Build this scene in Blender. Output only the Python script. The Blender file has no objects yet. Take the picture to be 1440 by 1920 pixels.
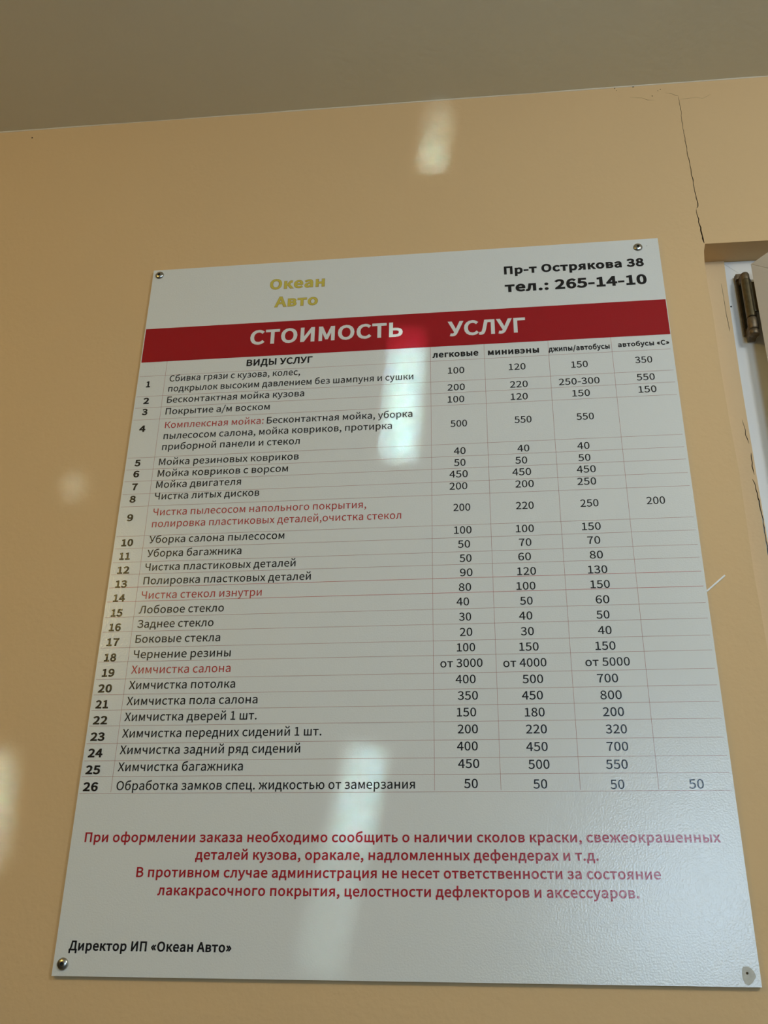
import bpy, bmesh, math, random
from mathutils import Vector, Matrix
from mathutils.geometry import delaunay_2d_cdt

random.seed(7)
scene = bpy.context.scene
COL = scene.collection

# ------------------------------------------------------------------ camera
cam_data = bpy.data.cameras.new('camera')
cam_data.sensor_fit = 'VERTICAL'
cam_data.sensor_height = 36.0
cam_data.lens = 36.0 * 1797.115 / 1920.0
cam_data.clip_start = 0.02
cam = bpy.data.objects.new('camera', cam_data)
COL.objects.link(cam)
RIGHT = Vector((0.99351262, 0.11110885, 0.0242382))
DOWN = Vector((-0.02559896, 0.42616813, -0.90428171))
FWD = Vector((-0.11080325, 0.89779482, 0.42624769))
rot = Matrix((RIGHT, -DOWN, -FWD)).transposed().to_4x4()
cam.matrix_world = Matrix.Translation((0.3920716, -0.89289135, 1.5167028)) @ rot
scene.camera = cam

# ------------------------------------------------------------------ view + world
scene.view_settings.view_transform = 'Standard'
scene.view_settings.look = 'None'
scene.view_settings.exposure = 0.0
scene.view_settings.gamma = 1.0
scene.view_settings.use_curve_mapping = False
world = bpy.data.worlds.new('sky')
scene.world = world
world.use_nodes = True
bg = world.node_tree.nodes['Background']
bg.inputs['Color'].default_value = (0.62, 0.80, 1.0, 1)
bg.inputs['Strength'].default_value = 1.5


def area(name, loc, target, sx, sy, power, color, spread=180.0, up=Vector((0, 0, 1))):
    """A rectangular lamp at loc that shines towards target; sy runs along 'up'."""
    d = bpy.data.lights.new(name, 'AREA')
    d.shape = 'RECTANGLE'
    d.size, d.size_y = sx, sy
    d.energy = power
    d.color = color
    d.spread = math.radians(spread)
    o = bpy.data.objects.new(name, d)
    COL.objects.link(o)
    z = (Vector(loc) - Vector(target)).normalized()
    y = (up - up.dot(z) * z).normalized()
    x = y.cross(z)
    o.matrix_world = Matrix.Translation(loc) @ Matrix((x, y, z)).transposed().to_4x4()
    return o


# daylight through the bay window in the wall behind the camera
area('window_daylight', (1.07, -3.27, 1.89), (1.07, 0, 1.89), 0.88, 0.96, 23, (1.12, 1.60, 2.1))


def bulb(name, loc, power, color, radius):
    d = bpy.data.lights.new(name, 'POINT')
    d.energy, d.color, d.shadow_soft_size = power, color, radius
    o = bpy.data.objects.new(name, d)
    COL.objects.link(o)
    o.location = loc


# a ceiling lamp of the bay, and an added warm fill light far left
bulb('overhead_light', (1.22, -1.1, 2.38), 16.2, (0.96, 1.0, 1.04), 0.10)
bulb('overhead_light', (-0.9, -1.4, 2.40), 17.6, (1.0, 0.70, 0.20), 0.10)


def glint(name, bottom, top, width, power, color=(0.62, 0.95, 1.0), spread=0.55, src=(0.75, -2.5, 0.85)):
    """A narrow beam of sun thrown back off a car's glass: lands on the wall between two points."""
    b, t = Vector((bottom[0], 0, bottom[1])), Vector((top[0], 0, top[1]))
    mid = (b + t) / 2
    axis = t - b
    z = (Vector(src) - mid).normalized()
    flat = axis - axis.dot(z) * z
    area(name, src, mid, width, flat.length, power, color, spread, axis.normalized())


SKYISH = (0.50, 0.84, 1.25)
glint('glint_wall_high', (0.3285, 2.410), (0.3305, 2.448), 0.028, 0.0030, SKYISH, spread=0.6)
glint('glint_wall_fade', (0.3330, 2.425), (0.3400, 2.515), 0.020, 0.0036, SKYISH, spread=0.9)
glint('glint_sign_upper', (0.2960, 2.000), (0.3035, 2.172), 0.036, 0.0170, spread=0.40)
glint('glint_sign_lower', (0.2610, 1.610), (0.2740, 1.702), 0.034, 0.0038, spread=0.45)
glint('glint_sign_fade', (0.2360, 1.508), (0.2690, 1.695), 0.038, 0.0040, spread=0.5)
glint('glint_wall_small', (-0.0640, 1.970), (-0.0600, 1.992), 0.018, 0.0007, SKYISH, spread=0.8)
glint('glint_wall_edge', (-0.0860, 1.590), (-0.0960, 1.690), 0.040, 0.0120, SKYISH, spread=0.8)

# ------------------------------------------------------------------ materials


def mat(name, color, rough=0.6, metal=0.0, spec=0.5, bump=None, vary=None):
    m = bpy.data.materials.new(name)
    m.use_nodes = True
    nt = m.node_tree
    p = nt.nodes['Principled BSDF']
    p.inputs['Base Color'].default_value = (*color, 1)
    p.inputs['Roughness'].default_value = rough
    p.inputs['Metallic'].default_value = metal
    p.inputs['Specular IOR Level'].default_value = spec
    tc = nt.nodes.new('ShaderNodeTexCoord')
    if vary:
        scale, amount, col2 = vary
        n = nt.nodes.new('ShaderNodeTexNoise')
        n.inputs['Scale'].default_value = scale
        n.inputs['Detail'].default_value = 6
        nt.links.new(tc.outputs['Object'], n.inputs['Vector'])
        r = nt.nodes.new('ShaderNodeMapRange')
        r.inputs['From Min'].default_value = 0.35
        r.inputs['From Max'].default_value = 0.7
        r.inputs['To Max'].default_value = amount
        nt.links.new(n.outputs['Fac'], r.inputs['Value'])
        mx = nt.nodes.new('ShaderNodeMix')
        mx.data_type = 'RGBA'
        mx.inputs['A'].default_value = (*color, 1)
        mx.inputs['B'].default_value = (*col2, 1)
        nt.links.new(r.outputs['Result'], mx.inputs['Factor'])
        nt.links.new(mx.outputs['Result'], p.inputs['Base Color'])
    if bump:
        scale, strength, dist = bump
        n = nt.nodes.new('ShaderNodeTexNoise')
        n.inputs['Scale'].default_value = scale
        n.inputs['Detail'].default_value = 3
        nt.links.new(tc.outputs['Object'], n.inputs['Vector'])
        b = nt.nodes.new('ShaderNodeBump')
        b.inputs['Strength'].default_value = strength
        b.inputs['Distance'].default_value = dist
        nt.links.new(n.outputs['Fac'], b.inputs['Height'])
        nt.links.new(b.outputs['Normal'], p.inputs['Normal'])
    return m


PRINT = dict(rough=0.17, spec=0.5, bump=(620, 0.36, 0.0005))
M = {
    'peach': mat('peach_wall_paint', (0.70, 0.49, 0.255), 0.75, spec=0.25, bump=(160, 0.25, 0.0015), vary=(5, 0.35, (0.66, 0.465, 0.245))),
    'ceiling': mat('ceiling_whitewash', (0.80, 0.76, 0.59), 0.9, spec=0.2, bump=(120, 0.25, 0.0015), vary=(9, 0.4, (0.75, 0.715, 0.56))),
    'bay': mat('grey_bay_paint', (0.22, 0.22, 0.21), 0.6, vary=(2, 0.5, (0.17, 0.17, 0.16))),
    'window_occluder': mat('dark_occluder', (0.06, 0.06, 0.07), 0.9),
    'caulk': mat('white_caulk', (0.80, 0.72, 0.56), 0.8),
    'strip': mat('lighter_peach_plaster', (0.76, 0.55, 0.31), 0.8, spec=0.2, bump=(140, 0.3, 0.0015), vary=(7, 0.5, (0.72, 0.515, 0.285))),  # lighter peach than the wall paint
    'shade_dirt': mat('crack_shade_dirt', (0.10, 0.07, 0.04), 0.95, spec=0.1),  # shade inside cracks put into the colour; also used for the board's speck
    'floor': mat('wet_concrete', (0.12, 0.115, 0.105), 0.55, vary=(3, 0.5, (0.08, 0.078, 0.075))),
    'board': mat('white_board_film', (0.74, 0.76, 0.73), **PRINT),
    'edge': mat('board_edge_plastic', (0.70, 0.69, 0.66), 0.6),
    'red_band': mat('crimson_print', (0.36, 0.008, 0.014), **PRINT),
    'black': mat('black_print', (0.012, 0.012, 0.014), **PRINT),
    'red': mat('brick_red_print', (0.47, 0.055, 0.045), **PRINT),
    'notice': mat('notice_red_print', (0.40, 0.020, 0.028), **PRINT),
    'white': mat('white_print', (0.76, 0.76, 0.73), **PRINT),
    'rule': mat('pale_red_rule_print', (0.46, 0.26, 0.22), **PRINT),
    'rule_strong': mat('red_rule_print', (0.55, 0.20, 0.18), **PRINT),
    'yellow': mat('yellow_print', (0.62, 0.52, 0.09), **PRINT),
    'outline': mat('ochre_outline_print', (0.42, 0.27, 0.10), **PRINT),
    'steel': mat('zinc_screw', (0.50, 0.49, 0.45), 0.28, 1.0),
    'socket': mat('near_black_recess', (0.05, 0.05, 0.045), 0.7, 0.6),  # near black of screw recesses, the hinge gap's shade and a black speck
    'worn': mat('worn_film', (0.60, 0.60, 0.54), 0.95, spec=0.0, vary=(300, 0.6, (0.50, 0.50, 0.45))),
    'pvc': mat('white_door_plastic', (0.76, 0.76, 0.73), 0.40),
    'pvc_leaf': mat('cream_door_plastic', (0.76, 0.72, 0.66), 0.40),
    'bronze': mat('aged_bronze', (0.20, 0.165, 0.10), 0.38, 1.0, vary=(160, 0.6, (0.10, 0.085, 0.055))),
    'bronze_dark': mat('darkened_bronze', (0.13, 0.10, 0.065), 0.5, 0.7, vary=(200, 0.7, (0.26, 0.19, 0.11))),
    'sliver': mat('bluish_white', (0.85, 0.88, 0.88), 0.4),
    'glass': mat('frosted_door_glass', (0.45, 0.50, 0.50), 0.35),
}

# ------------------------------------------------------------------ helpers


def link(name, me, material, parent=None, kind=None):
    o = bpy.data.objects.new(name, me)
    COL.objects.link(o)
    if material is not None and not me.materials:
        me.materials.append(material)
    if parent is not None:
        o.parent = parent
    if kind:
        o['kind'] = kind
    return o


def from_bm(name, bm, material, parent=None, kind=None, smooth=False):
    me = bpy.data.meshes.new(name)
    bmesh.ops.recalc_face_normals(bm, faces=bm.faces)
    bm.to_mesh(me)
    bm.free()
    if smooth:
        me.polygons.foreach_set('use_smooth', [True] * len(me.polygons))
    return link(name, me, material, parent, kind)


def box(bm, lo, hi, bevel=0.0):
    x0, y0, z0 = lo
    x1, y1, z1 = hi
    b2 = bmesh.new()
    vs = [b2.verts.new(p) for p in ((x0, y0, z0), (x1, y0, z0), (x1, y1, z0), (x0, y1, z0), (x0, y0, z1), (x1, y0, z1), (x1, y1, z1), (x0, y1, z1))]
    for f in ((0, 3, 2, 1), (4, 5, 6, 7), (0, 1, 5, 4), (1, 2, 6, 5), (2, 3, 7, 6), (3, 0, 4, 7)):
        b2.faces.new([vs[i] for i in f])
    if bevel:
        bmesh.ops.bevel(b2, geom=b2.edges[:], offset=bevel, segments=2, profile=0.6, affect='EDGES')
    merge(bm, b2)


def merge(bm, b2, mtx=None):
    if mtx is not None:
        b2.transform(mtx)
    idx = {v: bm.verts.new(v.co) for v in b2.verts}
    for f in b2.faces:
        bm.faces.new([idx[v] for v in f.verts])
    b2.free()


def lathe(bm, profile, seg=24, mtx=None, squash=None):
    """profile of (radius, height) turned about Z."""
    b2 = bmesh.new()
    rings = []
    for r, h in profile:
        if r < 1e-7:
            rings.append([b2.verts.new((0, 0, h))])
        else:
            rings.append([b2.verts.new((r * math.cos(a), r * math.sin(a), h)) for a in (2 * math.pi * i / seg for i in range(seg))])
    for A, B in zip(rings, rings[1:]):
        for i in range(seg):
            j = (i + 1) % seg
            q = [A[i % len(A)], A[j % len(A)], B[j % len(B)], B[i % len(B)]]
            q = [v for k, v in enumerate(q) if v not in q[:k]]
            if len(q) > 2:
                b2.faces.new(q)
    merge(bm, b2, mtx)


def inside(p, poly):
    c = False
    x, y = p
    for i in range(len(poly)):
        x0, y0 = poly[i - 1]
        x1, y1 = poly[i]
        if (y0 > y) != (y1 > y) and x < (x1 - x0) * (y - y0) / (y1 - y0) + x0:
            c = not c
    return c


def sheet(bm, outer, holes, y):
    """A flat sheet in the plane y=const, bounded by outer, with real openings for holes."""
    verts, edges = [], []
    for poly in [outer] + holes:
        n0 = len(verts)
        verts += [Vector(p) for p in poly]
        edges += [(n0 + i, n0 + (i + 1) % len(poly)) for i in range(len(poly))]
    vs, _, fs, *_r = delaunay_2d_cdt(verts, edges, [], 0, 1e-7)
    bv = {}
    for f in fs:
        c = sum((vs[i] for i in f), Vector((0, 0))) / len(f)
        if not inside(c, outer) or any(inside(c, h) for h in holes):
            continue
        bm.faces.new([bv.setdefault(i, None) or bv.__setitem__(i, bm.verts.new((vs[i].x, y, vs[i].y))) or bv[i] for i in f])


def skirt(bm, poly, y0, y1, closed=True):
    n = len(poly)
    a = [bm.verts.new((p[0], y0, p[1])) for p in poly]
    b = [bm.verts.new((p[0], y1, p[1])) for p in poly]
    for i in range(n if closed else n - 1):
        j = (i + 1) % n
        bm.faces.new((a[i], a[j], b[j], b[i]))


def cap(bm, poly, y):
    sheet(bm, poly, [], y)


def ribbon(points, w0, w1, jag=0.0006, step=0.004):
    """A jagged crack outline around a polyline, width running from w0 to w1."""
    pts = []
    for a, b in zip(points, points[1:]):
        a, b = Vector(a), Vector(b)
        n = max(1, int((b - a).length / step))
        pts += [a.lerp(b, i / n) for i in range(n)]
    pts.append(Vector(points[-1]))
    L, R = [], []
    n = len(pts)
    for i, p in enumerate(pts):
        d = (pts[min(i + 1, n - 1)] - pts[max(i - 1, 0)]).normalized()
        nrm = Vector((-d.y, d.x))
        w = (w0 + (w1 - w0) * i / max(1, n - 1)) * random.uniform(0.65, 1.3) / 2
        if i in (0, n - 1):
            w *= 0.3
        q = p + nrm * (random.uniform(-jag, jag) if 0 < i < n - 1 else 0)
        L.append(tuple(q + nrm * w))
        R.append(tuple(q - nrm * w))
    return L + R[::-1]


def groove(polys, y, depth, parent, name='crack'):
    for poly in polys:
        bm = bmesh.new()
        skirt(bm, poly, y, y + depth)
        cap(bm, poly, y + depth)
        from_bm(name, bm, M['shade_dirt'], parent)


# ------------------------------------------------------------------ room shell
WY, SY, FY = 0.004, 0.0365, 0.038      # wall face, face of the plaster strip in the recess, door frame face
XL, XR, YB, YF, CZ = -4.2, 4.0, 1.7, -3.2, 2.5317
DX1, DZ = 1.56, 2.2725                # right side and top of the doorway recess

EDGE = [(0.6440, 2.2725), (0.6416, 2.2619), (0.6404, 2.2458), (0.6406, 2.2321), (0.6402, 2.2216), (0.6403, 2.2056), (0.6411, 2.1837), (0.6410, 2.1595), (0.6408, 2.1260), (0.6407, 2.0990), (0.6417, 2.0369), (0.6437, 1.9762), (0.6435, 1.9206), (0.6431, 1.8678), (0.6443, 1.8277), (0.6451, 1.7910), (0.6440, 1.6), (0.645, 1.2), (0.644, 0.7), (0.645, 0.0)]
CRACKS = [
    ribbon([(0.6232, 2.5159), (0.6314, 2.5132), (0.6388, 2.5087)], 0.0004, 0.0006),
    ribbon([(0.6390, 2.5080), (0.6391, 2.4994), (0.6386, 2.4577), (0.6393, 2.4170), (0.6407, 2.3775), (0.6427, 2.3292), (0.6421, 2.3272), (0.6399, 2.3256)], 0.0005, 0.0009, 0.0005),
    ribbon([(0.6398, 2.3243), (0.6410, 2.3092), (0.6415, 2.2924), (0.6419, 2.2800), (0.6432, 2.2735)], 0.0009, 0.0017, 0.0007),
    ribbon([(0.6401, 2.5030), (0.6500, 2.5039), (0.6597, 2.5043), (0.6672, 2.5021), (0.6783, 2.5084)], 0.0003, 0.0002),
    ribbon([(0.5790, 2.5130), (0.5938, 2.5096), (0.6014, 2.5060), (0.6090, 2.5043)], 0.0002, 0.0004),
]
DOTS = [(0.5852, 2.5305, 0.0011), (0.6071, 2.5120, 0.0007), (0.6148, 2.5205, 0.0006), (0.6180, 2.5225, 0.0006), (0.5622, 2.5300, 0.0008), (-0.2127, 2.5171, 0.0011), (0.5640, 2.5260, 0.0005)]
CRACKS += [[(x + r * math.cos(a) * random.uniform(.7, 1.3), z + r * math.sin(a) * random.uniform(.6, 1.2)) for a in (i * math.pi / 4 for i in range(8))] for x, z, r in DOTS]
outer = [(XL, 0.0)] + EDGE[::-1] + [(DX1, DZ), (DX1, 0.0), (XR, 0.0), (XR, CZ), (XL, CZ)]
bm = bmesh.new()
sheet(bm, outer, CRACKS, WY)
skirt(bm, EDGE[::-1] + [(DX1, DZ), (DX1, 0.0)], WY, 0.20, closed=False)      # reveals and soffit
# plaster strips inside the recess, left and right of the door frame
FRX = [(0.6715, DZ), (0.6703, 2.2202), (0.6698, 2.1827), (0.6692, 2.118), (0.6694, 2.0564), (0.6705, 1.9209), (0.671, 1.5), (0.6705, 0.0)]
STRIPCR = [
    ribbon([(0.6644, 2.2405), (0.6649, 2.2243), (0.6646, 2.2122), (0.6649, 2.1912), (0.6656, 2.1727)], 0.0003, 0.0005, 0.0003),
    ribbon([(0.6640, 2.0572), (0.6656, 2.0485), (0.6653, 2.0386), (0.6673, 2.0274)], 0.0004, 0.0008, 0.0004),
    ribbon([(0.6679, 2.0165), (0.6670, 2.0005), (0.6676, 1.9901)], 0.0006, 0.0010, 0.0004),
    ribbon([(0.6649, 1.9854), (0.6671, 1.9776), (0.6682, 1.9590), (0.6690, 1.9424), (0.6690, 1.9244), (0.6692, 1.9048), (0.6688, 1.84)], 0.0010, 0.0011, 0.0004),
]
wall = from_bm('wall_back', bm, M['peach'], kind='structure')
bm = bmesh.new()
sheet(bm, [(0.62, 0.0), (0.62, DZ + .02)] + [(FRX[0][0], DZ + .02)] + FRX, STRIPCR, SY)
skirt(bm, FRX, SY, FY + .002, closed=False)
from_bm('plaster_strip', bm, M['strip'], wall)['label'] = 'lighter peach plaster strip'
bm = bmesh.new()
sheet(bm, [(1.530, 0.0), (1.530, DZ + .02), (1.60, DZ + .02), (1.60, 0.0)], [], SY)
from_bm('plaster_strip', bm, M['strip'], wall)['label'] = 'lighter peach plaster strip'
groove(CRACKS, WY, 0.006, wall)
groove(STRIPCR, SY, 0.006, wall)
# a thin bluish-white sliver on the wall beside the board
bm = bmesh.new()
d = Vector((0.6157 - 0.5968, 0, 1.8650 - 1.8489))
ln = d.length
box(bm, (0, -0.0006, -0.00075), (ln, 0.0004, 0.00075), 0.0002)
ang = math.atan2(d.z, d.x)
bm.transform(Matrix.Translation((0.5968, WY - 0.0004, 1.8489)) @ Matrix.Rotation(-ang, 4, 'Y'))
s = from_bm('white_sliver', bm, M['sliver'])
s['label'] = 'thin white sliver on the wall beside the price board, right edge'
s['category'] = 'scrap'

bm = bmesh.new(); box(bm, (XL - .2, YF - .2, CZ), (XR + .2, YB + .2, CZ + .15)); from_bm('ceiling', bm, M['ceiling'], kind='structure')
bm = bmesh.new(); box(bm, (XL - .2, YF - .2, -.15), (XR + .2, YB + .2, 0)); from_bm('floor', bm, M['floor'], kind='structure')
bm = bmesh.new(); box(bm, (XL - .2, YF - .2, 0), (XL, YB + .2, CZ)); from_bm('wall_left', bm, M['bay'], kind='structure')
bm = bmesh.new(); box(bm, (XR, YF - .2, 0), (XR + .2, YB + .2, CZ)); from_bm('wall_right', bm, M['bay'], kind='structure')
bm = bmesh.new(); box(bm, (XL, YB, 0), (XR, YB + .2, CZ)); from_bm('wall_corridor', bm, M['peach'], kind='structure')
bm = bmesh.new()
GX0, GX1, GZ0, GZ1 = 0.62, 1.52, 1.40, 2.38
box(bm, (XL, YF - .15, 0), (GX0, YF, CZ)); box(bm, (GX1, YF - .15, 0), (XR, YF, CZ)); box(bm, (GX0, YF - .15, GZ1), (GX1, YF, CZ)); box(bm, (GX0, YF - .15, 0), (GX1, YF, GZ0))
from_bm('wall_front', bm, M['bay'], kind='structure')
bm = bmesh.new()
for lo, hi in (((GX0, GZ0), (GX0 + .05, GZ1)), ((GX1 - .05, GZ0), (GX1, GZ1)), ((GX0 + .05, GZ0), (GX1 - .05, GZ0 + .05)), ((GX0 + .05, GZ1 - .05), (GX1 - .05, GZ1)), ((1.285, GZ0 + .05), (1.31, GZ1 - .05))):
    box(bm, (lo[0], YF - .05, lo[1]), (hi[0], YF - .005, hi[1]), 0.004)
window = from_bm('window_1', bm, M['pvc'], kind='structure')
# a dark curtain added out of view to cut the daylight on a slant
bm = bmesh.new()
cols = []
for i in range(49):
    u = i / 48
    col = []
    for j in range(13):
        v = j / 12
        z = GZ0 - .10 + v * (GZ1 - GZ0 + .16)
        x1 = 0.68 + 0.62 * max(0.0, (z - 1.42) / 0.95) ** 1.0
        col.append(bm.verts.new((0.50 + u * (x1 - 0.50), YF + .06 + .018 * math.sin(u * 40 + v), z)))
    cols.append(col)
for A, B in zip(cols, cols[1:]):
    for j in range(12):
        bm.faces.new((A[j], B[j], B[j + 1], A[j + 1]))
from_bm('window_occluder', bm, M['window_occluder'], window, smooth=True)
# rounded bead of white paint along the ceiling joint
bm = bmesh.new()
prof = [(-0.0009, 0.0), (-0.0008, -0.0004), (-0.0005, -0.0008), (0.0, -0.0009)]
xs = [XL + (XR - XL) * i / 160 for i in range(161)]
rows = [[bm.verts.new((x, WY + py * k, CZ + pz * k)) for py, pz in prof] for x in xs for k in (random.uniform(0.5, 1.5),)]
for A, B in zip(rows, rows[1:]):
    for i in range(3):
        bm.faces.new((A[i], B[i], B[i + 1], A[i + 1]))
from_bm('trim_1', bm, M['caulk'], kind='structure', smooth=True)

# ------------------------------------------------------------------ door
door = bpy.data.objects.new('door_1', None)
COL.objects.link(door)
door.location = (0.6705, FY, 0)
door['kind'] = 'structure'
door['label'] = 'white plastic door ajar in the recess right of the price board'


def child(name, bm, material, parent, smooth=False):
    o = from_bm(name, bm, material, parent, smooth=smooth)
    o.matrix_parent_inverse = (Matrix.Translation(parent.matrix_world.translation) if parent is door else Matrix()).inverted()
    return o


bpy.context.view_layer.update()


def mitred(outer_pts, inner_pts, y0, y1, gap=0.0003):
    """One length of profile: quad in x/z between outer and inner edge, extruded y0..y1, ends cut on the mitre."""
    bm = bmesh.new()
    q = [outer_pts[0], outer_pts[1], inner_pts[1], inner_pts[0]]
    a = [bm.verts.new((x, y0, z)) for x, z in q]
    b = [bm.verts.new((x, y1, z)) for x, z in q]
    bm.faces.new(a); bm.faces.new(b[::-1])
    for i in range(4):
        bm.faces.new((a[i], a[(i + 1) % 4], b[(i + 1) % 4], b[i]))
    bmesh.ops.bevel(bm, geom=[e for e in bm.edges if abs(e.verts[0].co.y - y0) < 1e-6 and abs(e.verts[1].co.y - y0) < 1e-6], offset=0.0005, segments=1, affect='EDGES')
    return bm


fx0, fx1, fw, ftop = 0.6685, 1.535, 0.066, DZ
child('frame_jamb', mitred([(fx0, 0), (fx0, ftop)], [(fx0 + fw, 0), (fx0 + fw, ftop - fw)], FY, 0.10), M['pvc'], door)
child('frame_head', mitred([(fx0, ftop), (fx1, ftop)], [(fx0 + fw, ftop - fw), (fx1 - fw, ftop - fw)], FY, 0.10), M['pvc'], door)
child('frame_jamb', mitred([(fx1, 0), (fx1, ftop)], [(fx1 - fw, 0), (fx1 - fw, ftop - fw)], FY, 0.10), M['pvc'], door)
# leaf, swung 53 degrees into the bay
LW, LZ0, LZ1, LT, SW = 0.80, 0.012, 2.2466, 0.030, 0.105
LM = Matrix.Translation((0.6926, 0.012, 0)) @ Matrix.Rotation(math.radians(-53.35), 4, 'Z')
leaf = bpy.data.objects.new('door_leaf', None)
COL.objects.link(leaf)
leaf.parent = door
leaf.matrix_parent_inverse = Matrix.Translation(door.location).inverted()
leaf.matrix_basis = LM
for nm, o_, i_ in (
    ('stile', [(0, LZ0), (0, LZ1)], [(SW, LZ0 + SW), (SW, LZ1 - SW)]),
    ('stile', [(LW, LZ0), (LW, LZ1)], [(LW - SW, LZ0 + SW), (LW - SW, LZ1 - SW)]),
    ('top_rail', [(0, LZ1), (LW, LZ1)], [(SW, LZ1 - SW), (LW - SW, LZ1 - SW)]),
    ('bottom_rail', [(0, LZ0), (LW, LZ0)], [(SW, LZ0 + SW), (LW - SW, LZ0 + SW)]),
):
    from_bm(nm, mitred(o_, i_, 0, LT), M['pvc_leaf'], leaf)
bm = bmesh.new(); box(bm, (SW, .008, LZ0 + SW), (LW - SW, .022, 0.95)); from_bm('lower_panel', bm, M['pvc_leaf'], leaf)
bm = bmesh.new(); box(bm, (SW, 0, 0.95), (LW - SW, LT, 1.05), 0.001); from_bm('mid_rail', bm, M['pvc_leaf'], leaf)
bm = bmesh.new(); box(bm, (SW, .011, 1.05), (LW - SW, .019, LZ1 - SW)); from_bm('glazing', bm, M['glass'], leaf)
bm = bmesh.new()
box(bm, (LW - .07, -.008, 0.93), (LW - .035, 0, 1.15), 0.003)
box(bm, (LW - .17, -.045, 1.045), (LW - .045, -.03, 1.063), 0.004)
box(bm, (LW - .063, -.04, 1.047), (LW - .045, -.005, 1.061), 0.004)
from_bm('handle', bm, M['pvc'], leaf)
# hinges


def hinge(zc):
    """zc: height of the hinge's foot."""
    hx, hy = 0.6872, 0.0215
    root = bpy.data.objects.new('hinge', None)
    COL.objects.link(root)
    root.parent = door
    root.matrix_parent_inverse = Matrix.Translation(door.location).inverted()
    root.location = (hx, hy, zc)
    bm = bmesh.new()
    box(bm, (-0.0076, 0.0125, 0.0095), (0.006, 0.0156, 0.0930), 0.0008)
    box(bm, (-0.0074, 0.0085, 0.0850), (0.0040, 0.0140, 0.0925), 0.0012)
    box(bm, (-0.0045, 0.0015, 0.0780), (0.0032, 0.0140, 0.0865), 0.0012)
    box(bm, (-0.0050, 0.0015, 0.0015), (0.0042, 0.0150, 0.0150), 0.0012)
    from_bm('plate', bm, M['bronze_dark'], root)
    bm = bmesh.new()
    box(bm, (-0.0052, 0.0122, 0.0180), (0.0045, 0.0135, 0.0840))
    from_bm('gap_shade', bm, M['socket'], root)  # dark strip on the plate, standing in for the shaded gap
    bm = bmesh.new()
    lathe(bm, [(0, .0235), (.0051, .0235), (.0056, .0242), (.0056, .0745), (.0051, .0752), (0, .0752)], 24)
    box(bm, (0.001, -0.0045, 0.030), (0.0125, -0.0020, 0.070), 0.0006)
    from_bm('barrel', bm, M['bronze'], root, smooth=False)
    bm = bmesh.new()
    lathe(bm, [(0, .0755), (.0046, .0755), (.0048, .0762), (.0048, .083), (.0040, .0848), (.0022, .0858), (0, .086)], 24)
    from_bm('knuckle', bm, M['bronze_dark'], root, smooth=True)
    bm = bmesh.new()
    lathe(bm, [(0, .0072), (.0050, .0072), (.0058, .0080), (.0058, .0205), (.0054, .0222), (.0046, .0230), (0, .0230)], 24)
    from_bm('knuckle', bm, M['bronze_dark'], root, smooth=True)
    bm = bmesh.new()
    lathe(bm, [(0, 0), (.0046, 0), (.0054, .0008), (.0054, .0060), (.0048, .0068), (0, .0068)], 24)
    from_bm('foot', bm, M['bronze_dark'], root, smooth=True)
    return root


hinge(2.1555)
hinge(1.10)
hinge(0.25)
bm = bmesh.new()
lathe(bm, [(0, .0009), (.0007, .0007), (.0010, 0)], 10, Matrix.Translation((0.6718, FY, 2.208)) @ Matrix.Rotation(math.radians(90), 4, 'X'))
child('dirt_dot', bm, M['socket'], door)  # black speck of grime on the frame edge

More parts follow.
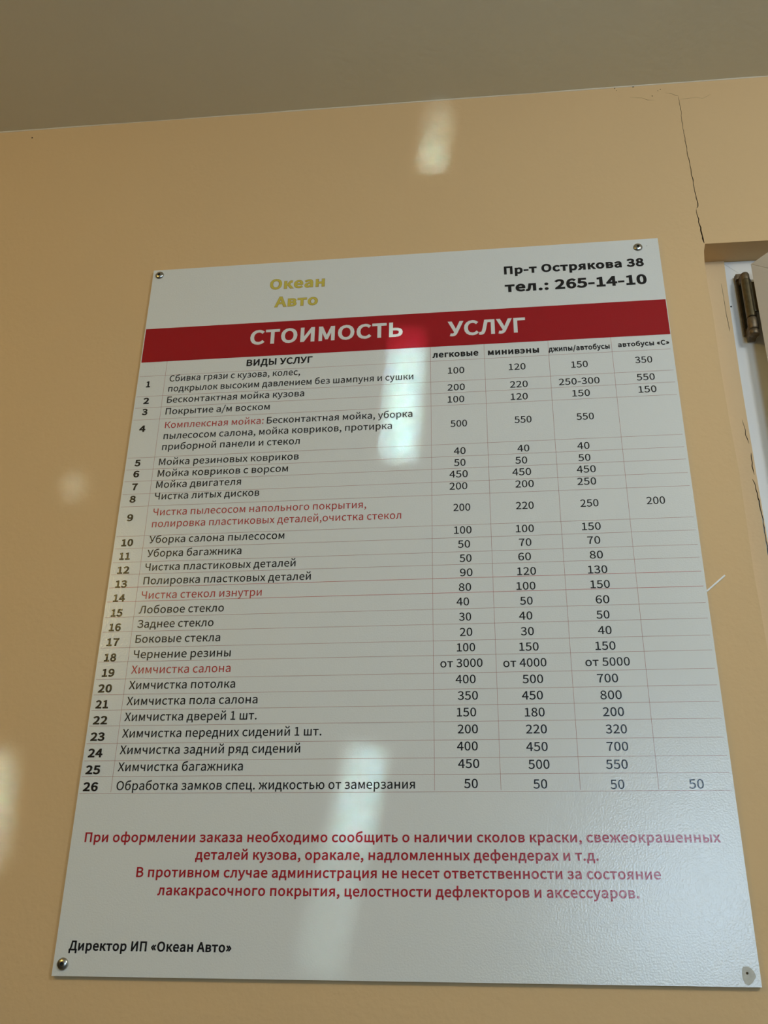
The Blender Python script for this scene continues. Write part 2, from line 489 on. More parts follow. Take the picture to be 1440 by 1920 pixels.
# ------------------------------------------------------------------ lettering
GLYPHS = """ 214
,265|72 -181,130 -148,174 -102,201 -47,211 18,206 61,191 93,168 113,138 120,112 116,91 104,77 85,72 59,81 26,104 5,136 -2,146 -1,139 -42,120 -77,90 -107,51 -130
-331|44 234,288 234,288 301,44 301
.265|133 -12,164 -4,187 19,196 53,187 89,164 112,133 120,101 112,78 89,70 53,78 19,101 -4
/374|11 -171,74 -171,360 758,297 758
0530|265 -12,356 10,424 78,468 192,483 352,468 511,424 623,356 690,265 712,175 690,106 623,63 511,48 352,63 192,106 78,175 10|265 58,211 75,169 128,142 220,132 352,142 484,169 575,211 627,265 644,320 627,362 575,389 484,399 352,389 220,362 128,320 75
1530|84 0,468 0,468 73,328 73,328 700,261 700,220 680,172 663,116 650,116 595,241 595,241 73,84 73
2530|42 0,482 0,482 75,288 75,174 69,286 183,373 294,429 401,449 507,435 592,394 656,329 698,244 712,183 705,129 685,82 652,38 610,89 561,131 602,180 631,234 642,291 631,331 603,355 559,363 503,344 409,285 304,185 186,42 52
3530|251 -12,339 1,411 40,459 103,477 187,465 253,433 305,386 342,329 365,329 370,379 395,419 431,444 479,453 538,437 612,395 667,330 701,248 712,191 706,141 689,95 662,53 629,100 574,143 609,192 633,245 642,295 634,332 611,356 576,364 531,354 478,321 436,262 408,170 397,170 330,272 320,340 292,377 248,388 190,377 136,348 95,303 69,245 60,191 67,145 85,106 110,73 140,28 84,67 48,116 17,177 -4
4530|325 0,407 0,407 193,500 193,500 263,407 263,407 700,310 700,19 250,19 193,325 193|325 263,110 263,269 501,326 605,329 605,325 477
5530|250 -12,336 4,409 50,460 125,479 227,463 327,417 397,350 438,268 451,229 447,195 438,163 423,181 626,445 626,445 700,105 700,82 373,129 344,167 366,203 380,245 385,305 374,351 343,380 293,391 225,379 156,347 104,300 72,242 60,186 67,140 84,102 109,70 138,26 80,66 46,115 16,176 -5
6530|287 -12,365 4,429 50,473 122,489 215,475 311,436 380,375 421,294 435,238 424,184 396,136 350,152 487,191 577,247 626,316 641,358 634,396 616,427 587,477 641,445 670,407 692,363 707,312 712,215 692,132 626,75 509,53 334,71 183,120 74,194 9|138 281,173 322,210 350,246 365,280 370,335 359,375 328,398 279,406 215,397 150,372 100,334 68,287 56,228 71,183 114,153 184
7530|189 0,280 0,294 187,325 348,385 496,485 647,485 700,47 700,47 626,387 626,300 485,241 341,206 183
8530|267 -12,357 2,426 40,470 97,486 168,476 233,450 283,413 322,369 352,369 357,400 387,430 426,453 473,461 526,448 601,410 659,350 697,269 711,193 698,133 661,92 605,77 533,85 482,106 438,136 401,172 371,172 368,125 336,84 293,55 239,44 174,61 99,107 40,178 2|315 380,255 406,205 438,170 479,157 533,165 579,188 615,223 637,268 646,318 636,355 610,379 570,387 521,379 471,355 424|268 53,210 62,163 89,132 130,121 181,128 229,148 272,179 309,218 340,289 310,348 276,388 232,403 171,393 123,366 86,324 61
9530|224 -12,319 9,400 77,457 199,478 380,461 526,411 630,336 692,243 712,165 696,101 650,58 578,42 485,56 390,95 321,156 280,235 265,293 276,348 306,396 350,379 214,340 124,286 75,222 60,177 67,137 85,103 114,55 59,88 31,126 8,171 -7|395 424,359 381,322 352,285 336,249 330,195 341,156 373,132 421,124 485,133 551,158 601,196 633,244 645,303 630,349 588,380 519
:265|133 372,164 381,187 404,196 439,187 474,164 498,133 506,101 498,78 474,70 439,78 404,101 381|133 -12,164 -4,187 19,196 53,187 89,164 112,133 120,101 112,78 89,70 53,78 19,101 -4
«457|194 71,231 100,105 268,231 435,194 468,48 302,48 236|362 71,399 100,273 268,399 435,362 468,217 302,217 236
»457|95 71,241 236,241 302,95 468,57 435,183 268,57 100|264 71,410 236,410 302,264 468,226 435,352 268,226 100
А581|4 0,93 0,160 214,416 214,483 0,577 0,339 700,241 700|182 284,217 392,286 628,290 628,361 392,394 284
Б619|96 0,323 0,427 13,506 52,556 118,574 212,555 302,502 362,422 395,319 406,184 406,184 626,528 626,528 700,96 700|184 71,184 337,306 337,385 330,442 308,476 268,488 209,477 147,443 104,387 79,308 71
В627|96 0,319 0,427 13,510 51,565 115,584 205,574 269,544 319,499 353,442 372,442 377,486 400,518 435,538 479,544 529,527 608,477 661,401 691,304 700,96 700|184 403,184 630,292 630,364 624,416 605,447 570,457 518,448 469,418 433,366 411,288 403|184 71,184 334,307 334,388 327,448 304,485 265,498 208,485 147,447 104,387 79,307 71
Г532|96 0,184 0,184 626,499 626,499 700,96 700
Д680|115 0,566 0,566 -201,643 -201,653 22,653 75,575 75,575 700,222 700,158 327,131 211,106 136,83 93,60 75,28 75,28 22,37 -201,115 -201|159 75,189 130,215 208,238 312,289 626,486 626,486 75
З592|296 -12,395 2,475 43,529 109,548 199,538 264,508 315,464 351,408 371,408 376,452 401,485 436,505 482,512 534,496 609,450 665,380 700,289 712,227 706,170 689,119 663,76 628,123 570,171 605,226 627,287 635,343 628,386 607,415 572,426 523,416 471,385 434,330 411,250 403,193 403,193 334,272 334,353 326,412 302,449 262,462 203,449 144,413 101,360 74,296 65,239 69,188 84,141 110,95 150,46 89,100 43,159 12,224 -7
И700|96 0,189 0,448 444,524 586,528 586,521 478,517 368,517 0,605 0,605 700,511 700,252 257,177 115,173 115,180 224,183 336,183 700,96 700
К619|96 0,184 0,184 332,305 332,520 0,616 0,374 372,468 540,503 597,531 623,560 628,584 626,600 707,561 712,518 707,481 688,445 648,404 583,306 405,184 405,184 700,96 700
Л672|60 -12,116 -1,160 39,196 119,228 250,296 626,488 626,488 0,577 0,577 700,226 700,146 260,122 161,98 104,75 78,49 72,18 78,0 -3,29 -11
М775|96 0,176 0,176 388,172 491,164 594,168 594,224 435,357 71,416 71,548 435,605 594,608 594,601 491,597 388,597 0,679 0,679 700,573 700,439 326,391 180,387 180,336 326,202 700,96 700
О709|354 -12,475 13,570 86,631 201,653 352,631 503,570 617,475 688,354 712,233 688,139 617,77 503,55 352,77 201,139 86,233 13|354 65,269 85,203 143,161 234,146 352,161 470,203 559,269 615,354 635,440 615,506 559,548 470,562 352,548 234,506 143,440 85
П689|96 0,184 0,184 626,504 626,504 0,592 0,592 700,96 700
С609|360 -12,424 -6,481 14,531 45,575 88,526 144,491 111,453 86,411 70,364 65,273 85,205 142,161 233,146 352,162 470,207 559,277 615,367 635,422 627,470 604,510 569,558 626,523 659,479 686,426 705,366 712,242 688,144 616,79 502,55 350,78 197,142 83,239 12
Т572|242 0,330 0,330 626,542 626,542 700,30 700,30 626,242 626
У549|145 -12,204 -3,251 25,288 69,317 127,548 700,457 700,336 388,287 250,284 250,230 388,98 700,6 700,244 164,229 126,207 94,178 76,138 70,113 72,95 77,75 -2,106 -10
Х547|16 0,110 0,210 189,266 303,270 303,330 189,435 0,532 0,327 357,518 700,425 700,331 521,282 418,278 418,223 521,127 700,30 700,221 362
Ч638|454 0,541 0,541 700,454 700,454 366,403 358,334 355,259 363,203 389,169 436,158 510,158 700,72 700,72 510,89 404,140 333,219 295,326 283,398 285,454 292
Ы851|96 0,295 0,401 13,482 52,534 118,552 215,533 305,481 367,399 402,293 414,184 414,184 700,96 700|184 72,184 341,281 341,361 333,419 310,453 270,465 213,453 149,418 105,362 80,284 72|668 0,755 0,755 700,668 700
Ь619|96 0,315 0,421 13,501 52,553 118,571 215,552 305,500 367,418 402,313 414,184 414,184 700,96 700|184 72,184 341,301 341,381 333,439 310,474 270,485 213,473 149,439 105,382 80,303 72
а538|207 -12,269 -2,327 25,379 62,382 62,390 0,461 0,461 319,451 407,419 474,363 517,282 532,202 521,133 495,78 464,112 404,157 431,209 451,267 459,320 448,353 419,370 377,374 329,232 304,133 265,75 209,56 135,68 72,99 26,147 -3|232 58,196 63,167 77,147 103,140 140,152 186,192 223,264 251,374 270,374 126,326 89,280 66
б581|302 -12,390 6,462 60,511 145,529 257,514 359,471 435,405 483,321 499,272 494,225 477,182 449,144 411,168 538,216 610,292 646,400 667,441 674,476 685,506 700,490 779,445 762,382 750,248 719,146 653,80 526,57 314,74 175,121 72,198 9|140 338,181 383,221 412,260 428,299 433,359 420,403 385,430 329,439 257,429 177,400 114,356 74,301 60,231 76,181 122,151 197,140 298
в541|88 0,296 0,378 9,443 35,485 81,500 148,492 197,468 233,434 258,392 272,392 276,428 292,455 316,472 348,477 387,464 447,425 488,365 511,286 519,88 519|174 301,174 456,278 456,330 451,366 436,386 412,392 379,386 347,365 322,327 306,272 301|174 62,174 239,281 239,339 233,381 216,406 189,414 154,407 115,383 86,342 68,286 62
г438|88 0,176 0,176 448,411 448,411 519,88 519
д567|105 0,459 0,459 -183,535 -183,543 16,543 71,468 71,468 519,147 519,119 288,103 186,86 123,67 88,46 71,21 71,21 16,30 -183,105 -183|138 71,162 116,181 182,196 272,216 448,381 448,381 71
е529|298 -12,363 -5,419 13,468 40,437 98,398 76,355 62,308 57,240 70,187 106,151 164,136 239,485 239,489 288,475 389,435 466,370 515,282 532,196 513,121 459,69 373,50 259,69 144,122 59,201 6|135 301,152 370,186 420,231 451,284 462,338 452,379 421,404 370,413 301
ж726|14 0,108 0,239 234,324 234,324 0,402 0,402 234,487 234,617 0,711 0,548 271,590 376,614 421,639 442,665 447,682 444,697 526,667 532,627 527,592 509,560 476,531 421,484 305,402 305,402 519,324 519,324 305,242 305,195 421,166 476,134 509,99 527,59 532,28 526,44 444,61 447,87 442,112 421,136 376,178 271
з487|236 -12,315 -2,382 29,427 78,444 143,436 192,413 229,379 256,336 271,336 276,373 296,400 323,416 355,422 392,407 453,366 497,306 523,234 532,164 525,104 505,53 474,88 416,130 441,175 457,229 462,273 457,307 442,329 417,337 383,329 349,306 323,267 307,213 301,153 301,153 239,224 239,281 233,323 217,349 189,357 151,347 112,320 82,279 64,228 57,176 62,126 79,77 109,39 53,101 14,166 -6
и603|88 0,169 0,366 297,435 409,439 409,430 217,430 0,515 0,515 519,434 519,237 222,168 111,164 111,173 302,173 519,88 519
й603|88 0,169 0,366 297,435 409,439 409,430 217,430 0,515 0,515 519,434 519,237 222,168 111,164 111,173 302,173 519,88 519|305 611,380 625,431 662,460 715,471 775,399 775,394 732,378 697,349 673,305 664,259 673,230 697,214 732,208 775,137 775,148 715,177 662,228 625
к531|88 0,176 0,176 234,277 234,422 0,517 0,341 272,386 376,410 422,434 442,460 447,477 444,493 526,462 532,423 528,389 512,357 478,327 421,275 305,176 305,176 519,88 519
л566|58 -12,109 -2,149 31,178 84,195 159,229 448,391 448,391 0,478 0,478 519,160 519,120 181,111 132,96 98,76 78,51 72,27 75,11 -5,33 -10
м675|88 0,166 0,166 234,157 413,160 413,208 290,309 49,367 49,466 290,515 413,519 413,509 234,509 0,588 0,588 519,488 519,389 275,342 149,337 149,290 275,188 519,88 519
н601|88 0,176 0,176 231,425 231,425 0,512 0,512 519,425 519,425 308,176 308,176 519,88 519
о579|289 -12,380 6,457 59,509 144,529 259,509 374,457 460,380 514,289 532,198 514,122 460,69 374,50 259,69 144,122 59,198 6|289 60,228 74,181 115,150 177,139 259,150 340,181 403,228 444,289 458,351 444,398 403,429 340,440 259,429 177,398 115,351 74
п590|88 0,176 0,176 448,415 448,415 0,502 0,502 519,88 519
р592|88 -219,176 -219,176 -43,173 48,220 15,269 -6,316 -12,401 6,473 61,523 149,541 267,528 376,488 460,424 513,335 532,276 522,220 495,170 458,168 458,159 519,88 519|302 61,264 66,221 83,176 115,176 388,224 426,270 450,313 458,377 445,419 406,443 345,451 266,440 180,408 116,361 75
с487|292 -12,353 -4,410 18,460 53,422 112,387 86,346 67,300 60,235 74,184 115,151 177,139 259,152 340,186 403,237 444,303 458,341 453,375 437,406 414,450 471,410 501,360 523,299 532,204 514,124 460,70 374,50 259,68 144,119 59,196 6
т491|202 0,288 0,288 448,463 448,463 519,28 519,28 448,202 448
у498|96 -223,165 -210,218 -172,259 -115,290 -44,485 519,400 519,307 231,265 84,260 84,208 231,103 519,12 519,221 -1,209 -40,190 -85,164 -120,132 -143,93 -152,71 -149,53 -143,35 -213,63 -221
ф783|349 -219,434 -219,434 -52,432 25,466 5,501 -8,535 -12,610 6,673 61,716 149,732 267,719 376,683 460,624 513,543 532,505 527,467 513,432 492,434 570,434 760,349 760,349 570,350 495,319 514,285 527,247 532,172 513,109 458,66 372,51 259,65 144,104 58,166 6,247 -12,286 -7,320 7,350 27,349 -52|265 61,212 75,173 114,149 176,140 260,150 341,175 403,214 444,262 458,292 455,322 444,350 423,350 97,323 76,295 64|520 61,493 64,463 74,432 95,432 422,463 444,494 455,522 458,577 445,614 406,636 345,643 266,634 180,608 116,569 75
х476|14 0,106 0,176 121,228 214,233 214,289 121,366 0,461 0,290 262,448 519,357 519,293 405,247 318,243 318,192 405,122 519,28 519,185 270
ц591|487 -183,562 -183,570 16,570 71,495 71,495 519,408 519,408 71,176 71,176 519,88 519,88 0,487 0
ч546|371 0,458 0,458 519,371 519,371 277,329 270,287 267,226 274,183 293,158 327,150 376,150 519,64 519,64 376,78 294,118 238,182 206,269 196,325 199,371 206
ш799|88 0,711 0,711 519,626 519,626 71,441 71,441 519,358 519,358 71,174 71,174 519,88 519
щ807|88 0,703 0,703 -183,777 -183,787 16,787 71,711 71,711 519,626 519,626 71,441 71,441 519,358 519,358 71,174 71,174 519,88 519
ы719|88 0,248 0,332 10,398 40,440 91,455 165,440 238,398 289,332 318,248 328,176 328,176 519,88 519|176 70,176 260,239 260,297 254,337 237,362 207,370 165,362 122,337 93,297 75,239 70|544 0,631 0,631 519,544 519
ь523|88 0,273 0,357 10,422 40,464 91,479 165,464 238,422 289,357 318,273 328,176 328,176 519,88 519|176 70,176 260,264 260,321 254,361 237,386 207,393 165,386 122,361 93,321 75,264 70
э487|123 239,352 239,338 159,304 103,253 69,187 57,139 64,97 81,61 107,26 53,74 18,131 -4,195 -12,291 4,368 55,418 140,436 259,418 380,367 465,292 515,201 532,132 523,78 500,36 469,77 416,110 440,149 456,196 462,253 452,300 422,333 372,351 301,123 301
ю788|510 60,452 74,407 115,378 177,368 259,378 340,407 403,452 444,510 458,567 444,611 403,639 340,648 259,639 177,611 115,567 74|515 -12,602 6,673 59,721 144,738 259,721 374,673 460,602 514,515 532,432 517,363 472,314 401,288 305,176 305,176 519,88 519,88 0,176 0,176 227,286 227,310 126,359 50,429 4
я548|292 268,237 275,196 293,170 322,161 363,170 403,196 430,237 446,292 452,373 452,373 268|34 0,133 0,276 205,278 205,373 205,373 0,460 0,460 519,277 519,197 511,132 485,90 437,74 365,84 310,109 268,146 237,193 217"""
FONT = {}
for line in GLYPHS.split('\n'):
    if not line:
        continue
    head, *polys = line.split('|')
    FONT[head[0]] = (int(head[1:]), [[tuple(map(float, p.split())) for p in poly.split(',')] for poly in polys])


def offset_poly(poly, d):
    """Move an outline outwards by d (outer loops run clockwise, counters the other way)."""
    if abs(d) < 1e-6:
        return poly
    P = [Vector(p) for i, p in enumerate(poly) if (Vector(p) - Vector(poly[i - 1])).length > 1.5]
    n = len(P)
    out = []
    for i in range(n):
        a = (P[i] - P[i - 1]).normalized()
        b = (P[(i + 1) % n] - P[i]).normalized()
        na, nb = Vector((-a.y, a.x)), Vector((-b.y, b.x))
        m = na + nb
        if m.length < 0.2:
            m = na
        m = m.normalized()
        k = d / max(0.45, m.dot(na))
        q = P[i] + m * k
        out.append((q.x, q.y))
    return out


def signed(poly):
    return sum(poly[i - 1][0] * poly[i][1] - poly[i][0] * poly[i - 1][1] for i in range(len(poly))) / 2


def winding(p, loops):
    w = 0
    x, y = p
    for poly in loops:
        for i in range(len(poly)):
            x0, y0 = poly[i - 1]
            x1, y1 = poly[i]
            if (y0 > y) != (y1 > y) and x < (x1 - x0) * (y - y0) / (y1 - y0) + x0:
                w += 1 if y1 > y0 else -1
    return w


CACHE = {}


def glyph(ch, weight):
    """Flat triangles of one letter at cap height 700, strokes thickened by weight on each side."""
    key = (ch, weight)
    if key not in CACHE:
        adv, polys = FONT[ch]
        big = max(polys, key=lambda p: abs(signed(p))) if polys else None
        sgn = 1.0 if polys and signed(big) < 0 else -1.0
        loops = [offset_poly(p, weight * sgn) for p in polys]
        verts, tris = [], []
        if loops:
            pts, edges = [], []
            for lp in loops:
                n0 = len(pts)
                pts += [Vector(p) for p in lp]
                edges += [(n0 + i, n0 + (i + 1) % len(lp)) for i in range(len(lp))]
            vs, _e, fs, *_r = delaunay_2d_cdt(pts, edges, [], 0, 1e-4)
            verts = [(v.x, v.y) for v in vs]
            for f in fs:
                c = sum((vs[i] for i in f), Vector((0, 0))) / len(f)
                if winding(c, loops):
                    tris.append(tuple(f))
        CACHE[key] = (adv, verts, tris)
    return CACHE[key]


def text_mesh(name, s, x, z, width, capheight, weight, y):
    """Print s with its ink from x to x+width, baseline z, on the board plane (millimetres in, metres out)."""
    verts, faces, pen = [], [], 0.0
    for ch in s:
        adv, v, t = glyph(ch, weight) if FONT[ch][1] else (FONT[ch][0], [], [])
        n0 = len(verts)
        verts += [(pen + a, b) for a, b in v]
        faces += [tuple(n0 + i for i in tt) for tt in t]
        pen += adv + weight * 1.2
    lo, hi = min(v[0] for v in verts), max(v[0] for v in verts)
    kx, kz = width / (hi - lo) / 1000, capheight / (700 + 2 * weight) / 1000
    me = bpy.data.meshes.new(name)
    out = []
    for f in faces:
        a, b, c = (verts[i] for i in f)
        if (b[0] - a[0]) * (c[1] - a[1]) - (b[1] - a[1]) * (c[0] - a[0]) < 0:
            f = f[::-1]
        out.append(f)
    me.from_pydata([((v[0] - lo) * kx + x / 1000, y, (v[1] + weight) * kz + z / 1000) for v in verts], [], out)
    return me


# ------------------------------------------------------------------ the price board
BW, BH, BT = 0.600, 0.7744, 0.003
hole = [(0.5898 + 0.0011 * math.cos(a), 0.0102 + 0.0011 * math.sin(a)) for a in (i * math.pi / 5 for i in range(10))]
rim = [(0, 0), (BW, 0), (BW, BH), (0, BH)]
bm = bmesh.new()
sheet(bm, rim, [hole], 0)
sheet(bm, rim, [hole], BT)
skirt(bm, hole, 0, BT)
skirt(bm, rim, 0, BT)
bmesh.ops.remove_doubles(bm, verts=bm.verts, dist=1e-6)
board = from_bm('price_board', bm, M['board'])
board.data.materials.append(M['edge'])
for p in board.data.polygons:
    if abs(p.normal.y) < 0.5:
        p.material_index = 1
board.location = (0, 0, 1.5)
board.rotation_euler = (0, math.radians(-0.65), 0)
board['label'] = 'white plastic price board with crimson heading band and ruled table on peach wall'
board['category'] = 'sign'
Y1, Y2, Y3 = -0.00010, -0.00018, -0.00026


def on_board(name, me, material, parent=None, label=None):
    o = link(name, me, material, parent or board)
    if label:
        o['label'] = label
    return o


def slab_mesh(name, quads, y):
    me = bpy.data.meshes.new(name)
    v, f = [], []
    for x0, z0, x1, z1 in quads:
        n = len(v)
        v += [(x0 / 1000, y, z0 / 1000), (x1 / 1000, y, z0 / 1000), (x1 / 1000, y, z1 / 1000), (x0 / 1000, y, z1 / 1000)]
        f.append((n, n + 1, n + 2, n + 3))
    me.from_pydata(v, [], f)
    return me


band = on_board('heading_band', slab_mesh('heading_band', [(1.0, 640.2, 599.3, 687.4)], Y1), M['red_band'], label='crimson band')
HL = [621.0, 593.7, 578.6, 562.9, 514.3, 499.5, 485.1, 469.6, 454.6, 419.7, 405.5, 389.9, 376.2, 361.7, 346.2, 329.4, 313.8, 297.1, 282.5, 264.9, 249.3, 234.0, 218.5, 201.5, 185.2, 170.4, 154.9]
for i, z in enumerate(HL):
    strong = i in (13, 14)
    w = 0.50 if strong else 0.36
    on_board('table_rule', slab_mesh('table_rule', [(1.5, z - w / 2, 597.5, z + w / 2)], Y1), M['rule_strong' if strong else 'rule'])
for x in (32.0, 336.7, 396.5, 466.9, 535.2):
    on_board('column_rule', slab_mesh('column_rule', [(x - .18, 156.0, x + .18, 640.2)], Y1), M['rule'])

STYLE = {
    # cap height mm, stroke thickening, material, object name, label
    'num': (8.2, 40, 'black', 'row_number', None),
    'srv': (8.3, 9, 'black', 'service_line', None),
    'red': (8.3, 4, 'red', 'service_line', 'brick red lettering'),
    'p1': (8.1, 9, 'black', 'price', None), 'p2': (8.1, 9, 'black', 'price', None),
    'p3': (8.1, 9, 'black', 'price', None), 'p4': (8.1, 9, 'black', 'price', None),
    'head': (8.1, 38, 'black', 'column_heading', None),
    'vidy': (8.8, 32, 'black', 'column_heading', None),
    'notice': (8.6, 22, 'notice', 'notice_line', 'dark red lettering'),
    'dir': (8.0, 30, 'black', 'signature_line', None),
    'title': (20.0, 32, 'white', 'heading_word', 'white lettering'),
    'name': (15.4, 48, 'yellow', 'company_name', 'yellow lettering with an ochre outline'),
    'addr': (11.6, 46, 'black', 'address_line', None),
    'tel': (13.8, 44, 'black', 'telephone_line', None),
}
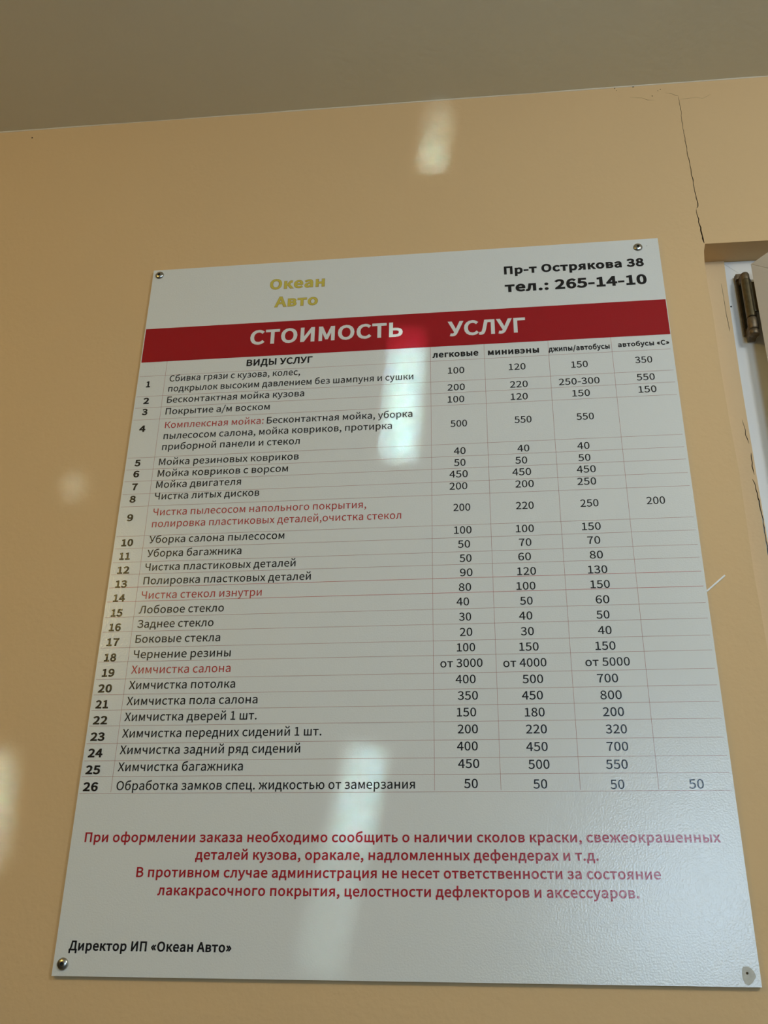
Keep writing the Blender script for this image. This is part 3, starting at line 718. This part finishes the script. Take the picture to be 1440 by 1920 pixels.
ROWS = [
    ('num', '1', 10.7, 605.7, 4.8),
    ('num', '2', 9.9, 583.5, 6.9),
    ('num', '3', 10.3, 568.9, 6.4),
    ('num', '4', 9.8, 547.1, 7.3),
    ('num', '5', 10.1, 503.6, 6.6),
    ('num', '6', 10.4, 489.9, 6.7),
    ('num', '7', 10.8, 474.3, 6.4),
    ('num', '8', 10.2, 459.3, 6.8),
    ('num', '9', 10.2, 437.3, 6.8),
    ('num', '10', 8.0, 408.2, 12.7),
    ('num', '11', 7.8, 392.7, 11.5),
    ('num', '12', 7.7, 377.0, 12.9),
    ('num', '13', 7.8, 361.5, 12.4),
    ('num', '14', 7.6, 346.1, 12.5),
    ('num', '15', 7.4, 330.0, 12.2),
    ('num', '16', 7.5, 314.6, 12.5),
    ('num', '17', 7.3, 299.0, 12.9),
    ('num', '18', 6.9, 283.0, 12.5),
    ('num', '19', 7.0, 267.3, 12.7),
    ('num', '20', 5.0, 251.5, 14.3),
    ('num', '21', 4.8, 235.7, 13.0),
    ('num', '22', 4.5, 220.0, 14.6),
    ('num', '23', 4.3, 204.1, 14.3),
    ('num', '24', 4.2, 188.5, 14.6),
    ('num', '25', 4.2, 172.7, 14.5),
    ('num', '26', 4.1, 157.0, 14.7),
    ('srv', 'Сбивка грязи с кузова, колес,', 37.7, 612.1, 151.6),
    ('srv', 'подкрылок высоким давлением без шампуня и сушки', 37.7, 598.5, 279.7),
    ('srv', 'Бесконтактная мойка кузова', 37.9, 583.6, 157.5),
    ('srv', 'Покрытие а/м воском', 37.9, 568.3, 119.4),
    ('srv', 'Бесконтактная мойка, уборка', 155.2, 550.4, 161.2),
    ('srv', 'пылесосом салона, мойка ковриков, протирка', 39.3, 536.5, 254.9),
    ('srv', 'приборной панели и стекол', 39.2, 522.7, 154.3),
    ('srv', 'Мойка резиновых ковриков', 37.8, 503.7, 155.6),
    ('srv', 'Мойка ковриков с ворсом', 38.0, 489.5, 144.4),
    ('srv', 'Мойка двигателя', 37.9, 475.8, 94.0),
    ('srv', 'Чистка литых дисков', 38.0, 461.8, 115.0),
    ('srv', 'Уборка салона пылесосом', 38.0, 410.8, 145.0),
    ('srv', 'Уборка багажника', 37.7, 395.1, 101.0),
    ('srv', 'Чистка пластиковых деталей', 37.5, 379.5, 159.0),
    ('srv', 'Полировка пластковых деталей', 37.6, 364.4, 175.5),
    ('srv', 'Лобовое стекло', 36.7, 332.8, 88.8),
    ('srv', 'Заднее стекло', 37.1, 317.5, 79.0),
    ('srv', 'Боковые стекла', 37.1, 301.7, 87.3),
    ('srv', 'Чернение резины', 37.0, 285.7, 99.4),
    ('srv', 'Химчистка потолка', 36.4, 254.3, 107.1),
    ('srv', 'Химчистка пола салона', 36.2, 238.5, 130.6),
    ('srv', 'Химчистка дверей 1 шт.', 36.1, 222.9, 131.1),
    ('srv', 'Химчистка передних сидений 1 шт.', 35.9, 207.0, 194.6),
    ('srv', 'Химчистка задний ряд сидений', 35.7, 191.2, 175.3),
    ('srv', 'Химчистка багажника', 35.9, 175.2, 121.4),
    ('srv', 'Обработка замков спец. жидкостью от замерзания', 36.9, 157.8, 281.9),
    ('red', 'Комплексная мойка:', 39.3, 550.5, 112.2),
    ('red', 'Чистка пылесосом напольного покрытия,', 38.5, 442.9, 229.5),
    ('red', 'полировка пластиковых деталей,очистка стекол', 38.9, 429.1, 265.9),
    ('red', 'Чистка стекол изнутри', 37.4, 348.6, 125.9),
    ('red', 'Химчистка салона', 36.8, 270.0, 100.8),
    ('p1', '100', 355.7, 603.4, 18.1),
    ('p1', '200', 354.9, 581.5, 19.0),
    ('p1', '100', 354.9, 566.1, 18.0),
    ('p1', '500', 357.4, 535.5, 17.8),
    ('p1', '40', 360.4, 501.9, 12.5),
    ('p1', '50', 360.4, 487.9, 12.1),
    ('p1', '450', 355.4, 474.3, 19.1),
    ('p1', '200', 355.2, 460.2, 18.5),
    ('p1', '200', 358.7, 435.5, 17.4),
    ('p1', '100', 359.0, 409.9, 17.8),
    ('p1', '50', 362.5, 394.3, 12.4),
    ('p1', '50', 363.9, 378.8, 12.1),
    ('p1', '90', 364.1, 363.4, 12.4),
    ('p1', '80', 362.6, 347.8, 12.2),
    ('p1', '40', 360.0, 332.7, 12.4),
    ('p1', '30', 362.2, 317.0, 11.8),
    ('p1', '20', 362.5, 301.4, 12.2),
    ('p1', '100', 359.4, 286.0, 17.6),
    ('p1', 'от 3000', 343.3, 270.5, 40.3),
    ('p1', '400', 357.6, 254.7, 19.0),
    ('p1', '350', 359.4, 238.9, 18.9),
    ('p1', '150', 358.2, 223.2, 18.0),
    ('p1', '200', 358.6, 207.4, 18.8),
    ('p1', '400', 357.7, 191.7, 19.1),
    ('p1', '450', 358.4, 175.8, 19.3),
    ('p1', '50', 363.5, 158.0, 12.4),
    ('p2', '120', 422.5, 604.1, 18.3),
    ('p2', '220', 422.9, 581.3, 19.2),
    ('p2', '120', 423.0, 565.7, 18.3),
    ('p2', '550', 425.7, 536.8, 18.1),
    ('p2', '40', 427.2, 501.8, 12.5),
    ('p2', '50', 424.4, 487.6, 12.4),
    ('p2', '450', 420.7, 473.9, 19.4),
    ('p2', '200', 423.2, 459.8, 18.9),
    ('p2', '220', 422.6, 435.0, 18.1),
    ('p2', '100', 421.4, 409.2, 18.1),
    ('p2', '70', 423.9, 394.1, 12.3),
    ('p2', '60', 422.4, 378.6, 12.6),
    ('p2', '120', 420.6, 362.9, 18.5),
    ('p2', '100', 419.2, 347.4, 18.5),
    ('p2', '50', 421.9, 331.9, 12.3),
    ('p2', '40', 420.3, 316.6, 12.8),
    ('p2', '30', 421.2, 300.8, 12.5),
    ('p2', '150', 419.0, 285.4, 18.4),
    ('p2', 'от 4000', 403.2, 269.7, 40.6),
    ('p2', '500', 420.5, 253.8, 19.3),
    ('p2', '450', 419.3, 238.2, 19.4),
    ('p2', '180', 421.1, 222.3, 18.3),
    ('p2', '220', 421.4, 206.6, 19.1),
    ('p2', '450', 420.9, 190.6, 19.4),
    ('p2', '500', 422.0, 174.7, 19.0),
    ('p2', '50', 425.5, 157.3, 12.4),
    ('p3', '150', 490.1, 603.0, 17.8),
    ('p3', '250-300', 475.4, 581.5, 43.3),
    ('p3', '150', 488.7, 566.3, 18.6),
    ('p3', '550', 491.0, 537.1, 18.2),
    ('p3', '40', 489.3, 501.8, 12.6),
    ('p3', '50', 489.3, 487.7, 12.5),
    ('p3', '450', 486.8, 474.1, 19.3),
    ('p3', '250', 486.3, 460.0, 19.1),
    ('p3', '250', 487.6, 435.1, 18.1),
    ('p3', '150', 487.2, 409.2, 18.6),
    ('p3', '70', 491.4, 394.0, 12.7),
    ('p3', '80', 492.5, 378.2, 12.9),
    ('p3', '130', 489.6, 362.5, 18.7),
    ('p3', '150', 490.8, 347.0, 18.6),
    ('p3', '60', 494.6, 331.3, 13.0),
    ('p3', '50', 494.0, 315.8, 12.4),
    ('p3', '40', 494.2, 300.1, 12.8),
    ('p3', '150', 490.5, 284.7, 18.8),
    ('p3', 'от 5000', 480.0, 269.1, 41.1),
    ('p3', '700', 489.7, 253.3, 19.2),
    ('p3', '800', 491.3, 237.4, 19.5),
    ('p3', '200', 492.3, 221.7, 19.1),
    ('p3', '320', 493.5, 205.8, 19.0),
    ('p3', '700', 493.1, 190.1, 19.1),
    ('p3', '550', 491.1, 174.2, 19.2),
    ('p3', '50', 493.5, 156.6, 12.2),
    ('p4', '350', 558.5, 604.7, 18.1),
    ('p4', '550', 557.9, 582.6, 19.1),
    ('p4', '150', 558.3, 567.1, 18.8),
    ('p4', '200', 553.3, 435.4, 18.3),
    ('p4', '50', 561.6, 156.6, 12.8),
    ('head', 'легковые', 338.8, 625.4, 51.1),
    ('head', 'минивэны', 400.5, 625.0, 56.0),
    ('head', 'джипы/автобусы', 467.0, 625.4, 66.1),
    ('head', 'автобусы «С»', 542.2, 626.7, 54.6),
    ('vidy', 'ВИДЫ УСЛУГ', 126.5, 627.6, 76.3),
    ('notice', 'При оформлении заказа необходимо сообщить о наличии сколов краски, свежеокрашенных', 13.0, 111.4, 569.8),
    ('notice', 'деталей кузова, оракале, надломленных дефендерах и т.д.', 119.4, 96.3, 358.8),
    ('notice', 'В противном случае администрация не несет ответственности за состояние', 66.1, 81.3, 463.2),
    ('notice', 'лакакрасочного покрытия, целостности дефлекторов и аксессуаров.', 87.5, 66.2, 422.1),
    ('dir', 'Директор ИП «Океан Авто»', 12.3, 20.5, 146.7),
    ('title', 'СТОИМОСТЬ', 128.2, 656.7, 177.1),
    ('title', 'УСЛУГ', 356.5, 653.4, 86.8),
    ('name', 'Океан', 146.4, 734.2, 66.3),
    ('name', 'Авто', 153.4, 708.0, 52.2),
    ('addr', 'Пр-т Острякова 38', 422.7, 735.4, 158.2),
    ('tel', 'тел.: 265-14-10', 422.7, 710.0, 159.0),
]
for st, s, x, z, w in ROWS:
    capmm, weight, mname, oname, label = STYLE[st]
    if st == 'head' and ('/' in s or '«' in s):
        capmm, weight = (6.9, 34) if '/' in s else (6.3, 34)
    if st == 'name':
        o = on_board(oname, text_mesh(oname, s, x, z, w, capmm, weight, Y1), M['outline'], label=label)
        on_board('letter_fill', text_mesh('letter_fill', s, x + .45, z + .45, w - .9, capmm - .9, weight - 24, Y2), M['yellow'], o)
        continue
    par, yy = (band, Y2) if st == 'title' else (board, Y2)
    on_board(oname, text_mesh(oname, s, x, z, w, capmm, weight, yy), M[mname], par, label)

# worn spot around the empty screw hole
WORN = [(587.3, 15.0), (590.5, 15.3), (593.3, 14.1), (595.4, 11.4), (596.6, 7.9), (594.5, 5.1), (593.0, 3.2), (589.8, 1.2), (587.0, 2.3), (585.8, 5.8), (585.6, 10.1), (586.3, 13.6)]
bm = bmesh.new()
sheet(bm, [(x / 1000, z / 1000) for x, z in WORN], [hole], Y1)
from_bm('worn_spot', bm, M['worn'], board)['label'] = 'matt grey worn spot with an empty hole'
bm = bmesh.new()
small = [(0.5868 + 0.0005 * math.cos(a), 0.7641 + 0.0004 * math.sin(a)) for a in (i * math.pi / 4 for i in range(8))]
cap(bm, small, Y1)
from_bm('dirt_speck', bm, M['shade_dirt'], board)

# three pan-head screws with a recessed socket
prof = [(.0053, 0), (.0053, .0004), (.0050, .0011), (.0042, .0018), (.0031, .0023), (.0020, .0026), (.0017, .0026)]
for k, (x, z) in enumerate(((8.3, 766.3), (576.5, 762.7), (8.7, 9.6))):
    mt = Matrix.Translation((x / 1000, 0, z / 1000)) @ Matrix.Rotation(math.radians(90), 4, 'X') @ Matrix.Rotation(random.uniform(0, 1), 4, 'Z')
    bm = bmesh.new()
    lathe(bm, prof, 28, mt)
    sc = from_bm('screw', bm, M['steel'], board, smooth=True)
    bm = bmesh.new()
    lathe(bm, [(.0017, .0026), (.0015, .0010), (0, .0007)], 6, mt)
    from_bm('socket', bm, M['socket'], sc)
